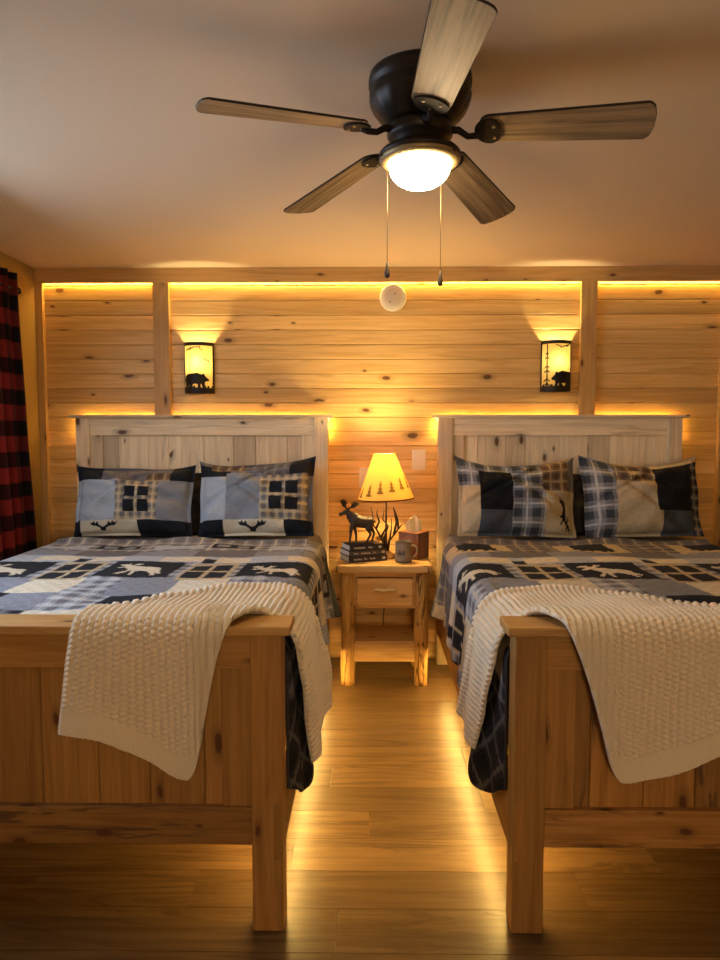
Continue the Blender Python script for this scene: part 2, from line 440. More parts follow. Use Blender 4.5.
def make_bed(name, label, hx0, hx1, fx0, fx1, aisle):
    t = empty(name, label, 'bed', ((hx0 + hx1) / 2, 3.1, 0), 'matching pine beds')
    ox, oy = t.location.x, t.location.y
    class S(MB):
        def box(s, x0, x1, y0, y1, z0, z1, grain=None, tint=None, mat=None):
            return MB.box(s, x0 - ox, x1 - ox, y0 - oy, y1 - oy, z0, z1, grain, tint, mat)
    # headboard
    hy = 4.205
    p = S(); planks(p, hx0 + .08, hx1 - .08, hy + .035, hy + .06, .3, 1.47, [.16, .17, .12, .2, .17, .13, .18, .16])
    hb = p.build('headboard', M['head_pine'], t, bevel=.003, seg=1)
    for a in (hx0, hx1 - .084): S().box(a, a + .084, hy, hy + .085, 0, 1.522).build('post', M['head_pine'], hb, bevel=.003)
    S().box(hx0 - .03, hx1 + .03, hy - .025, hy + .10, 1.522, 1.541).build('cap', M['head_pine'], hb, bevel=.003)
    S().box(hx0 + .084, hx1 - .084, hy + .012, hy + .034, 1.416, 1.522).build('top_rail', M['head_pine'], hb, bevel=.002)
    for a in (hx0 + .084, hx1 - .084 - .075): S().box(a, a + .075, hy + .018, hy + .035, .45, 1.416).build('stile', M['head_pine'], hb, bevel=.002)
    S().box(hx0 + .084, hx1 - .084, hy + .012, hy + .034, .3, .45).build('bottom_rail', M['head_pine'], hb, bevel=.002)
    # footboard
    fy = 1.9
    p = S(); planks(p, fx0 + .08, fx1 - .08, fy + .026, fy + .05, .33, .80, [.15, .16, .155, .16, .15, .165, .15, .16, .15])
    fb = p.build('footboard', M['bed_pine_dim'] if aisle > 0 else M['bed_rustic_dim'], t, bevel=.003, seg=1)
    for a in (fx0, fx1 - .09): S().box(a, a + .09, fy, fy + .078, 0, .874).build('post', M['bed_pine_dim'], fb, bevel=.004)
    S().box(fx0 - .026, fx1 + .026, fy - .022, fy + .105, .874, .90).build('cap', M['cap_pine_lit'], fb, bevel=.004)
    S().box(fx0 + .09, fx1 - .09, fy + .006, fy + .034, .772, .874).build('top_rail', M['bed_pine_dim'], fb, bevel=.002)
    S().box(fx0 + .09, fx1 - .09, fy + .004, fy + .034, .256, .366).build('bottom_rail', M['bed_rustic_dim'], fb, bevel=.003)
    for a in (fx0 + .09, fx1 - .09 - .085): S().box(a, a + .085, fy + .014, fy + .03, .366, .772).build('stile', M['bed_pine_dim'], fb, bevel=.002)
    # side rails with their ends let into the posts
    for sgn, e0, e1 in ((-1, fx0, hx0), (1, fx1, hx1)):
        x = (e0 + e1) / 2
        a, b = (x, x + .022) if sgn < 0 else (x - .022, x)
        S().box(a, b, fy + .03, hy + .02, .214, .386, grain=1).build('side_rail', M['bed_pine_dim'], t, bevel=.002)
        q = e0 if sgn < 0 else e1
        a2 = fx0 + .004 if sgn < 0 else fx1 - .026
        S().box(a2, a2 + .022, fy - .003, fy + .03, .215, .384).build('rail_end', M['bed_pine_dim'], t, bevel=.004)
        # warm strip fixed under the rail, throws its light on the floor
        a3 = x + .03 if sgn < 0 else x - .042
        if sgn == aisle: S().box(a3, a3 + .012, fy + .12, hy - .25, .212, .22).build('led_strip', M['led_floor'], t)
    # slats carrying the mattress
    for k in range(9):
        y = 2.1 + k * .24; S().box(fx0 + .03, fx1 - .03, y, y + .08, .36, .384, grain=0).build('slat', M['bed_pine_dim'], t)
    # strips behind the headboard
    S().box(hx0 + .0, hx1 - .0, hy + .088, hy + .10, 1.51, 1.521).build('led_strip', M['led_bed'], hb)
    for a in (hx0 + .004, hx1 - .012): S().box(a, a + .008, hy + .086, hy + .098, 1.42, 1.5).build('led_strip', M['led_bed'], hb)
    return t
make_bed('bed', 'pine panel bed on the left, beside the red and black curtain', -1.795, -.256, -1.79, -.247, 1)
make_bed('bed', 'pine panel bed on the right, under the sconce with the pine tree', .414, 1.881, .406, 1.90, -1)

def mattress(x0, x1, label):
    m = MB().box(x0, x1, 2.005, 4.195, .386, .826); o = m.build('mattress', M['sheet'], bevel=.06, seg=5); 
    for p in o.data.polygons: p.use_smooth = True
    tag(o, label, 'mattress', 'mattresses')
mattress(-1.74, -.285, 'mattress under a patchwork quilt, bed beside the curtain')
mattress(.445, 1.855, 'mattress with grey sheet showing at its head corner, right bed')

# ------------------------------------------------------------------ quilts
def quilt_colour(X, Y, x0, edges):
    """pieced blocks: X across the bed (flattened), Y along it"""
    P = .595; l = (X - x0) % P; k = np.floor((X - x0) / P)
    C = np.zeros(X.shape + (3,)) + np.array(GREY)
    nz = (np.sin(X * 91) * np.sin(Y * 87) * .5 + .5)[..., None]
    def rect(a, b, c, d, col):
        m = (l >= a) & (l < b) & (Y >= c) & (Y < d)
        C[m] = col if isinstance(col, tuple) else col[m]
    pl = plaid(X, Y, LBLUE, GREY, CREAM, .085); pb = plaid(X, Y, TAN, BROWN, NAVY, .06); pg = plaid(X, Y, GREY, NAVY, GBLUE, .08)
    rect(0, P, 1.0, 4.2, GREY)
    # row D and below
    rect(0, .3, 1.0, 2.28, CREAM); rect(.3, P, 1.0, 2.28, pg); rect(.0, .12, 1.0, 2.05, NAVY)
    # row C
    rect(0, .20, 2.28, 2.52, pl); rect(.20, .42, 2.28, 2.52, NAVY); rect(.42, P, 2.28, 2.52, GBLUE)
    # row B
    rect(0, .16, 2.52, 2.82, pl); rect(.16, .39, 2.52, 2.82, GBLUE); rect(.39, P, 2.52, 2.82, CREAM)
    # row A : animal patch and window patch
    rect(0, .315, 2.82, 3.15, NAVY)
    rect(.315, P, 2.80, 3.15, pl); rect(.36, .57, 2.77, 3.13, TAN)
    for i in (0, 1):
        for j in (0, 1):
            rect(.375 + i * .095, .455 + i * .095, 2.80 + j * .16, 2.93 + j * .16, NAVY)
    stamp(C, l, Y, MOOSE, .045, 2.86, .225, .255, CREAM)
    # rows to the head
    rect(0, P, 3.15, 3.30, LBLUE); rect(.18, .38, 3.18, 3.29, CREAM); rect(.38, .44, 3.15, 3.24, NAVY); rect(.44, P, 3.17, 3.28, CREAM)
    rect(0, .30, 3.30, 3.46, GBLUE); rect(.30, P, 3.30, 3.46, GREY)
    if x0 > 0:
        rect(0, P, 3.46, 3.9, plaid(X, Y, GREY, PLUM, TAN, .08)); rect(.08, .43, 3.44, 3.66, TAN)
        rect(.17, .35, 3.54, 3.66, NAVY); stamp(C, l, Y, BEAR, .155, 3.46, .21, .12, NAVY)
    else:
        rect(0, P, 3.46, 3.9, plaid(X, Y, GBLUE, GREY, CREAM, .08)); rect(.05, .30, 3.50, 3.60, LBLUE); rect(.34, .56, 3.52, 3.62, NAVY); rect(.37, .43, 3.55, 3.60, GBLUE); rect(.47, .53, 3.55, 3.60, GBLUE)
    foot = (Y < 2.47) & ((X < edges[0] - .26) | (X > edges[1] + .26))
    pc = plaid(X + Y, X - Y, NAVY, (.008, .009, .012), (.17, .165, .16), .15); C[foot] = pc[foot]
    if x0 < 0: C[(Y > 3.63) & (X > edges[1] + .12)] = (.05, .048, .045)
    seam = (abs(l - .315) < .004) & (Y > 2.8) & (Y < 3.15)
    C[seam] *= .6
    C *= .82 + .36 * nz * .5
    return C

def make_quilt(xa, xb, aisle, x0, label):
    """xa..xb: where the quilt turns down; aisle=+1 right side faces the aisle"""
    ra = .085; top = .838
    ys = np.concatenate([np.arange(2.012, 3.80, .0065)])
    W = xb - xa; q = ra * math.pi / 2
    down = np.linspace(0, 1, 62)
    # u columns: left hem .. left top .. right top .. right hem   (sections by kind)
    secs = [('L', d) for d in down[::-1]] + [('T', f) for f in np.linspace(0, 1, int(W / .0065))[1:-1]] + [('R', d) for d in down]
    n = len(secs); m = len(ys); P = np.zeros((n, m, 3)); F = np.zeros((n, m))
    lobe = np.exp(-((ys - 2.20) / np.where(ys < 2.2, .19, .12)) ** 2)
    for i, (k, f) in enumerate(secs):
        if k == 'T':
            x = xa + W * f; d = np.minimum(x - xa, xb - x)
            P[i, :, 0] = x
            P[i, :, 1] = ys
            P[i, :, 2] = top + .0018 * np.sin(x * 235 + 2.2 * np.sin(ys * 146 + 1)) * np.sin(ys * 235 + 2.2 * np.sin(x * 134)) + .006 * np.sin(x * 7 + ys * 3) * np.sin(ys * 6 - x * 2) + .004 * np.sin(x * 19 + 1) * np.sin(ys * 17)
            F[i] = x
        else:
            sg = -1 if k == 'L' else 1
            e = xa if k == 'L' else xb
            drop = .335 + .035 * np.sin(ys * 5) + .19 * lobe
            s = f * (q + drop)
            an = np.minimum(s / ra, math.pi / 2)
            dd = np.maximum(s - q, 0)
            rel = dd / drop
            wave = .011 * np.sin(ys * 15 + e * 9) + .008 * np.sin(ys * 31 + 1.3)
            flap = np.exp(-((ys - 3.74) / .085) ** 2); dip = np.exp(-((ys - 3.54) / .05) ** 2)
            g = np.clip((ys - 2.01) / .10, 0, 1)
            outw = ra * np.sin(an) + g * (rel * .02 + rel * wave * 1.6 + rel * (.065 * flap - .02 * dip) + lobe * rel * .035)
            P[i, :, 0] = e + sg * outw
            P[i, :, 1] = ys + rel * (.02 * np.sin(ys * 9) - .05 * flap * 0)
            P[i, :, 2] = top - ra * (1 - np.cos(an)) - dd * .985
            F[i] = e + sg * s
    # soft fold at the head end and dip towards the foot
    hd = np.exp(-((ys - 3.72) / .035) ** 2) * .018 * (1 + .5 * np.sin(P[:, :, 0] * 11))
    tm = np.array([1.0 if k == 'T' else 0.0 for k, f in secs])[:, None]
    P[:, :, 2] += hd * tm
    P[:, :, 2] -= tm * np.clip((ys - 3.76) / .04, 0, 1)[None, :] ** 1.5 * .012
    Yg = np.repeat(ys[None, :], n, 0)
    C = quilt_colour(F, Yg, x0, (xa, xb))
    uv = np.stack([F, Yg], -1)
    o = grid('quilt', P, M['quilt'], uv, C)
    o.data.materials.append(M['lining'])
    solid(o, .011, -1, 1, 1)
    tag(o, label, 'quilt', 'patchwork quilts')
    return o
make_quilt(-1.705, -.325, 1, -1.16, 'blue-grey patchwork quilt with pale moose patches, left bed by the curtain')
make_quilt(.485, 1.815, -1, .285, 'tan and charcoal patchwork quilt with pale moose patches, bed on the right')

# ------------------------------------------------------------------ knitted throws
def cr(xs, ys, x):
    """smooth interpolation through points (monotone-ish hermite)"""
    xs = np.array(xs, float); ys = np.array(ys, float)
    d = np.gradient(ys, xs) if len(xs) > 2 else np.full(len(xs), (ys[1] - ys[0]) / (xs[1] - xs[0]))
    x = np.clip(x, xs[0], xs[-1]); i = np.clip(np.searchsorted(xs, x) - 1, 0, len(xs) - 2)
    h = xs[i + 1] - xs[i]; t = (x - xs[i]) / h
    return (2 * t**3 - 3 * t**2 + 1) * ys[i] + (t**3 - 2 * t**2 + t) * h * d[i] + (-2 * t**3 + 3 * t**2) * ys[i + 1] + (t**3 - t**2) * h * d[i + 1]

def make_throw(ex, sg, u0, near, far, uend, label, hem_shape):
    us = np.arange(u0, uend, .0027)
    v0 = np.interp(us, *zip(*near)); v1 = cr(*zip(*far), us)
    k = 9; pad = np.pad(v0, k, mode='edge'); v0 = np.convolve(pad, np.ones(2 * k + 1) / (2 * k + 1), 'valid')
    m = 520
    T = np.linspace(0, 1, m)
    V = v0[:, None] * (1 - T) + v1[:, None] * T
    U = np.repeat(us[:, None], m, 1)
    # profile of the cloth over the footboard
    pv = [-.60, -.45, -.25, -.06, -.015, .012, .05, .115, .15, .19, .26, 1.4]
    py = [1.880, 1.876, 1.868, 1.854, 1.858, 1.873, 1.911, 1.985, 2.015, 2.048, 2.115, 3.255]
    pz = [.315, .465, .665, .852, .897, .919, .926, .923, .907, .888, .878, .878]
    Yp = cr(pv, py, V); Zp = cr(pv, pz, V)
    # side drape
    r = .13; ac = -.095; q = r * math.pi / 2
    s = np.maximum(U - ac, 0); an = np.minimum(s / r, math.pi / 2); dd = np.maximum(s - q, 0)
    A = np.where(U < ac, U, ac + r * np.sin(an))
    fl = hem_shape
    fold = .006 * np.sin(V * 30 + 1) + .008 * np.sin(V * 17)
    A = A + dd * (fl + .02 * np.sin(V * 9)) + np.clip(dd / .2, 0, 1) * fold
    A = A - .055 * np.clip(-V / .35, 0, 1.2) * np.clip(1 - (U - u0) / .25, 0, 1)
    Z = Zp - r * (1 - np.cos(an)) - dd * .99
    Yw = Yp + dd * .03
    low = .006 * np.sin(U * 16 + V * 5) * np.sin(V * 13 + 2)
    Z = Z + low * np.clip((V - .16) / .14, 0, 1)
    Yw = Yw - .010 * (1 + np.sin(U * 21 + V * 3)) * np.clip(-V / .3, 0, 1) ** 1.5
    # rolled far edge
    edge = np.exp(-((V - v1[:, None] + .03) / .022) ** 2) * .013
    Z = Z + edge * np.where(dd > 0, 0, 1); A = A + edge * np.where(dd > 0, 1, 0)
    P = np.stack([ex + sg * A, Yw, Z], -1)
    du = np.gradient(P, axis=0); dv = np.gradient(P, axis=1)
    N = np.cross(du, dv); N /= np.maximum(np.linalg.norm(N, axis=-1, keepdims=True), 1e-9)
    if sg < 0: N = -N
    # chunky stitches: columns of braids with open holes between, plain band along the hem
    cw, ch = .0195, .0155
    cu = U / cw; cvv = V / ch
    col = np.floor(cu); fu = cu - col; fv = (cvv + .5 * (col % 2)) % 1
    body = np.sqrt(np.clip(1 - (2 * (fu - .5)) ** 2, 0, 1)) * (.30 + .70 * np.sqrt(np.clip(1 - (2 * (fv - .5)) ** 2, 0, 1)))
    ef = np.minimum(fu, 1 - fu); ev = np.minimum(fv, 1 - fv)
    body = body - .8 * np.exp(-(ef / .2) ** 2 - (ev / .26) ** 2)
    ue = max(u for u, v in near if v < -.43)
    hem = np.interp(np.minimum(us, ue), *zip(*near))
    band = np.clip((V - hem[:, None] - .07) / .012, 0, 1)
    fine = .5 + .5 * np.sin(U / .011 * 2 * math.pi) * np.sin(V / .009 * 2 * math.pi)
    hgt = body * band + (1 - band) * (.35 + .3 * fine)
    fade = np.minimum(1, np.minimum(np.arange(len(us)), np.arange(len(us))[::-1]) / 3.0)[:, None]
    Pf = P + N * ((.001 + hgt * .0125) * fade)[..., None]
    Pb = P - N * (.004 * fade)[..., None]
    loop = np.concatenate([Pf.transpose(1, 0, 2), Pb.transpose(1, 0, 2)[::-1]], 0)
    uvl = np.stack([U, V], -1).transpose(1, 0, 2); uvl = np.concatenate([uvl, uvl[::-1]], 0)
    o = grid('throw_blanket', loop, M['throw'], uvl, closed_u=True)
    if sg > 0: o.data.flip_normals()
    tag(o, label, 'throw blanket', 'cream knitted throws')
make_throw(-.25, 1, -.57,
           [(-.57, -.315), (-.47, -.325), (-.36, -.39), (-.30, -.445), (-.235, -.45), (-.20, -.25), (-.175, -.10), (-.14, -.01), (-.09, .09), (-.05, .135), (.05, .15), (.2, .22), (.36, .31), (.6, .38)],
           [(-.57, .30), (-.50, .44), (-.36, .62), (-.13, .74), (.05, .72), (.25, .84), (.5, .98)], .505,
           'cream chunky knit throw over the left footboard with both front corners in view', .085)
make_throw(.41, -1, -.95,
           [(-.95, -.33), (-.70, -.33), (-.53, -.37), (-.42, -.42), (-.30, -.455), (-.265, -.44), (-.215, -.25), (-.165, -.09), (-.125, 0.0), (-.08, .09), (-.05, .135), (.05, .15), (.2, .22), (.36, .33), (.6, .42)],
           [(-.95, .25), (-.72, .36), (-.53, .54), (-.28, .68), (-.07, .66), (.1, .60), (.3, .66), (.5, .70)], .46,
           'cream chunky knit throw over the footboard of the right bed', .10)

# ------------------------------------------------------------------ pillows
def sham_colour(kind, U, Vv, W, Hh):
    """U,Vv in 0..1"""
    x, y = U * W, Vv * Hh
    C = np.zeros(U.shape + (3,)) + np.array(GREY)
    def rect(a, b, c, d, col):
        m = (U >= a) & (U < b) & (Vv >= c) & (Vv < d); C[m] = col if isinstance(col, tuple) else col[m]
    pl = plaid(x, y, LBLUE, GREY, CREAM, .06); pg = plaid(x, y, (.27, .27, .29), (.055, .06, .075), (.62, .62, .62), .105); pb = plaid(x, y, BROWN, (.09, .06, .045), TAN, .07)
    def window(a, b, c, d):
        rect(a, b, c, d, plaid(x, y, TAN, GREY, CREAM, .05)); w, h = b - a, d - c
        for i in (0, 1):
            for j in (0, 1): rect(a + w * (.2 + .33 * i), a + w * (.46 + .33 * i), c + h * (.2 + .36 * j), c + h * (.48 + .36 * j), NAVY)
    if kind == 0:
        rect(0, 1, .74, 1, GREY); rect(0, .24, .74, 1, NAVY); rect(.62, 1, .76, .9, pb); rect(.82, 1, .76, 1, NAVY)
        rect(0, .40, .18, .78, LBLUE); window(.38, .73, .18, .76); rect(.73, 1, .18, .76, GBLUE)
        rect(0, .08, 0, .2, NAVY); rect(.08, .57, 0, .19, CREAM); rect(.57, 1, 0, .19, NAVY)
        stamp(C, U, Vv, ANTLER, .16, .06, .24, .13, NAVY)
    elif kind == 1:
        rect(0, 1, .74, 1, plaid(x, y, GREY, PLUM, GBLUE, .06)); rect(0, .3, .78, .94, NAVY); rect(.8, 1, .76, 1, NAVY); rect(.12, .42, .88, 1, pb)
        rect(0, .26, .19, .78, LBLUE); rect(.26, .56, .19, .84, GBLUE); window(.56, .96, .19, .78)
        rect(0, .24, 0, .19, NAVY); rect(.24, .76, 0, .19, CREAM); rect(.76, 1, 0, .19, NAVY)
        stamp(C, U, Vv, ANTLER, .36, .05, .26, .14, NAVY)
    elif kind == 2:
        rect(0, 1, 0, 1, pg); rect(0, .17, 0, .62, TAN); rect(0, .17, .62, 1, pg); rect(.17, .44, .30, .84, (.012, .012, .014)); rect(.17, .45, 0, .30, (.075, .08, .10))
        rect(.44, .73, 0, .88, pg); rect(.70, 1, .56, 1, pb); rect(.72, 1, 0, .56, TAN)
        stamp(C, U, Vv, MOOSE, .84, .06, .10, .42, (.02, .018, .016), rot=True)
        rect(.93, 1, .6, 1, GREY)
    else:
        rect(0, .26, 0, 1, pg); rect(.26, .60, .70, 1, pb); rect(.26, .64, 0, .70, TAN); rect(.60, .95, .30, .92, (.016, .015, .016)); rect(.64, .95, 0, .30, (.075, .08, .085))
        rect(.92, 1, 0, 1, plaid(x, y, GREY, NAVY, TAN, .06)); rect(.6, 1, .92, 1, TAN)
        stamp(C, U, Vv, BEAR, .36, .78, .14, .10, TAN)
    return C

def pillow_mesh(name, W, Hh, T, kind, mat, seed, dip=.20, flange=.93):
    r = np.random.RandomState(seed)
    nu, nv = 201, 131
    u, v = np.meshgrid(np.linspace(-1, 1, nu), np.linspace(-1, 1, nv), indexing='ij')
    x = W / 2 * u * (1 - .05 * (1 - v**2) - .02 * np.clip(-v, 0, 1)); y = Hh / 2 * v * (1 - dip * (1 - abs(u)**2.4) * np.where(v > 0, 1, .12)) - .012 * np.sin(u * 2.2 + seed) * (v > 0) * v
    uu = np.clip(abs(u) / flange, 0, 1); vv = np.clip(abs(v) / flange, 0, 1)
    h = T * ((1 - uu**2.6) * (1 - vv**2.6)) ** .55
    ph = r.uniform(0, 6, 6)
    wr = .010 * np.sin(u * 5 + v * 3 + ph[0]) + .007 * np.sin(u * 9 - v * 7 + ph[1]) + .005 * np.sin(u * 3 + v * 12 + ph[2])
    wr += .016 * np.exp(-((u - v * .6 + .3 + .2 * np.sin(ph[0])) / .12) ** 2) - .020 * np.exp(-((u + v * .8 - .35 * np.sin(ph[1])) / .1) ** 2) - .018 * np.exp(-((u * .9 - v + .55) / .08) ** 2) - .018 * np.exp(-((u * .9 + v - .6) / .09) ** 2)
    pull = .006 * np.sin(np.arctan2(v, u) * 14 + ph[3]) * np.clip((np.maximum(abs(u), abs(v)) - .5) / .4, 0, 1)
    q = h / T
    ed = 1 - np.clip((1 - np.maximum(abs(u), abs(v))) / .02, 0, 1)
    zf = h + (wr + pull) * q ** .5 + .003 * (1 - ed)
    qx = x * 235; qy = y * 235
    vermi = np.sin(qx + 2.2 * np.sin(qy * .62 + 1)) * np.sin(qy + 2.2 * np.sin(qx * .57))
    if kind is not None: zf += .0024 * vermi * q ** .3
    zb = -h * .8 - .003 * (1 - ed)
    bend = .015 * np.sin(u * 4 + ph[4]) * np.clip(abs(v), .4, 1) + .012 * np.sin(v * 5 + ph[5])
    fl = np.clip((np.maximum(abs(u), abs(v)) - .9) / .1, 0, 1)
    zf += bend * fl; zb += bend * fl
    Pf = np.stack([x, y, zf], -1); Pb = np.stack([x, y, zb], -1)
    P = np.concatenate([Pf, Pb[::-1]], 0)   # a closed sleeve in u
    U = np.concatenate([u, u[::-1]], 0) * .5 + .5; V2 = np.concatenate([v, v[::-1]], 0) * .5 + .5
    C = sham_colour(kind, U, V2, W, Hh) if kind is not None else None
    o = grid(name, P, mat, np.stack([U * W, V2 * Hh], -1), C, closed_u=True)
    bm = bmesh.new(); bm.from_mesh(o.data); bmesh.ops.remove_doubles(bm, verts=bm.verts, dist=1e-5); bmesh.ops.recalc_face_normals(bm, faces=bm.faces)
    bmesh.ops.holes_fill(bm, edges=[e for e in bm.edges if e.is_boundary]); bm.to_mesh(o.data); bm.free()
    return o
def place_pillow(o, xc, yb, zb, Hh, lean, roll, yaw=0):
    a = R(lean)
    rot = Matrix.Rotation(R(yaw), 4, 'Z') @ Matrix.Rotation(a, 4, 'X') @ Matrix.Rotation(R(roll), 4, 'Z')
    base = Vector((xc, yb, zb)); up = (Matrix.Rotation(R(yaw), 4, 'Z') @ Matrix.Rotation(a, 4, 'X')) @ Vector((0, 1, 0))
    o.matrix_world = Matrix.Translation(base + up * (Hh / 2)) @ rot
for kind, xc, W, Hh, lean, roll, yaw, lab in (
    (0, -1.365, .70, .43, 72, 0, 2, 'blue patchwork pillow sham, leftmost against the headboard, beside the curtain'),
    (1, -.66, .69, .465, 74, 1.0, -2, 'blue patchwork pillow sham against the left headboard, nearer the nightstand'),
    (2, .845, .70, .475, 74, -1.5, 2, 'plaid pillow sham with a black patch, right bed, nearer the nightstand'),
    (3, 1.548, .675, .475, 75, 1.5, -3, 'patchwork pillow sham with a big black patch, rightmost on the right bed')):
    o = pillow_mesh('pillow_sham', W, Hh, .105, kind, M['quilt'], 11 + kind * 5)
    place_pillow(o, xc, 3.925, .838, Hh, lean, roll, yaw)
    tag(o, lab, 'pillow', 'patchwork pillow shams')
for xc, lab in ((-.97, 'charcoal pillow standing behind the two blue patchwork shams'), (1.19, 'charcoal pillow standing behind the two plaid shams of the right bed')):
    o = pillow_mesh('bed_pillow', .56, .36, .04, None, M['charcoal'], 5, .03, 1.0)
    place_pillow(o, xc, 4.095, .828, .36, 79, 0)
    tag(o, lab, 'pillow', 'charcoal pillows')

# ------------------------------------------------------------------ nightstand
def nightstand():
    t = empty('nightstand', 'rustic pine nightstand with peeled log legs between the two beds', 'nightstand', (.08, 4.0, 0))
    ox, oy = .08, 4.0
    # top with waney rounded edge
    poly = []
    x0, x1, y0, y1 = -.188 - ox, .349 - ox, 3.79 - oy, 4.28 - oy
    for cx, cy, a0 in ((x1 - .03, y1 - .02, 0), (x0 + .03, y1 - .02, 90), (x0 + .03, y0 + .03, 180), (x1 - .03, y0 + .03, 270)):
        for k in range(6):
            a = R(a0 + k * 18); poly.append((cx + .03 * math.cos(a), cy + .028 * math.sin(a)))
    MB().prism(poly, .655, .70).build('top', M['stand_pine'], t, bevel=.012, seg=3)
    for lx in (-.125, .292):
        for ly in (3.872, 4.2):
            s = rnd.uniform(0, 9)
            prof = [(.039 + .0025 * math.sin(z * 14 + s), z) for z in np.linspace(0, .655, 22)]
            MB().lathe(prof, lx - ox, ly - oy, 22, True, True, lambda a, r, z: 1 + .05 * math.sin(3 * a + s + z * 4) + .03 * math.sin(7 * a + z * 9)).build('leg', M['log_pine'], t)
    b = MB(); bx0, bx1 = -.092 - ox, .258 - ox
    b.box(bx0, bx0 + .018, 3.855 - oy, 4.2 - oy, .455, .655); b.box(bx1 - .018, bx1, 3.855 - oy, 4.2 - oy, .455, .655); b.box(bx0, bx1, 3.855 - oy, 4.2 - oy, .445, .46)
    b.box(bx0, bx1, 4.19 - oy, 4.2 - oy, .46, .655); b.box(bx0, bx1, 3.852 - oy, 3.87 - oy, .622, .655); b.box(bx0, bx1, 3.856 - oy, 3.87 - oy, .445, .46)
    b.build('drawer_case', M['stand_pine'], t, bevel=.002)
    d = MB().box(-.073 - ox, .239 - ox, 3.838 - oy, 3.858 - oy, .464, .618).box(-.06 - ox, .228 - ox, 3.858 - oy, 4.15 - oy, .47, .59).build('drawer', M['stand_pine'], t, bevel=.003)
    hx = [.02, .04, .065, .085, .11, .13, .148]
    MB().tube([(x - ox, 3.815 - oy + .004 * math.sin(i * 2.1), .558 + .003 * math.sin(i * 1.7)) for i, x in enumerate(hx)], [.005, .0085, .0095, .0085, .01, .009, .0055], 10).box(.035 - ox, .05 - ox, 3.815 - oy, 3.84 - oy, .552, .564).box(.118 - ox, .133 - ox, 3.815 - oy, 3.84 - oy, .552, .564).build('handle', plain('handle_wood', (.82, .60, .30), .5), d)
    MB().box(-.095 - ox, .262 - ox, 3.865 - oy, 4.2 - oy, .232, .25, grain=0).build('shelf', M['stand_pine'], t, bevel=.002)
    MB().box(-.095 - ox, .262 - ox, 3.858 - oy, 3.878 - oy, .135, .24, grain=0).build('shelf_apron', M['stand_pine'], t, bevel=.003)
nightstand()
TOP = .70
# ------------------------------------------------------------------ books
ang = R(22)
for k, (dx, L, D, hgt, mat, lab) in enumerate(((0, .235, .16, .034, 'cover', 'dark hardback book lying at the bottom of the stack under the moose'),
                                               (.002, .232, .155, .031, 'cover2', 'dark hardback book lying in the middle of the stack of three'),
                                               (.004, .205, .15, .033, 'cover', 'smaller dark hardback lying on top of the stack, under the moose'))):
    z = TOP + (0, .0345, .066)[k]
    t = empty('book', lab, 'book', (-.118 + dx, 3.862 + dx, z), 'stack of books on the nightstand', ang + R((0, 2, -1)[k]))
    MB().box(0, L, 0, .004, 0, hgt).box(0, L, 0, D, 0, .003).box(0, L, 0, D, hgt - .003, hgt).build('cover', M[mat], t, bevel=.001, seg=1)
    MB().box(.004, L - .004, .004, D - .004, .003, hgt - .003).build('page_block', M['page'], t)
    x = .03
    for w in ((.05, .02, .035), (.03, .06, .02), (.07, .03))[k]:
        p = MB().box(x, x + w, -.0006, .0004, hgt * .36, hgt * .40)
        for q in range(int(w / .008)): p.box(x + q * .008, x + q * .008 + .0055, -.0006, .0004, hgt * .39, hgt * (.58 if q % 3 else .66))
        p.build('title_word', M['print'], t)
        x += w + .014
    MB().box(L - .03, L - .012, -.0006, .0004, hgt * .3, hgt * .7).build('spine_mark', M['print'], t)
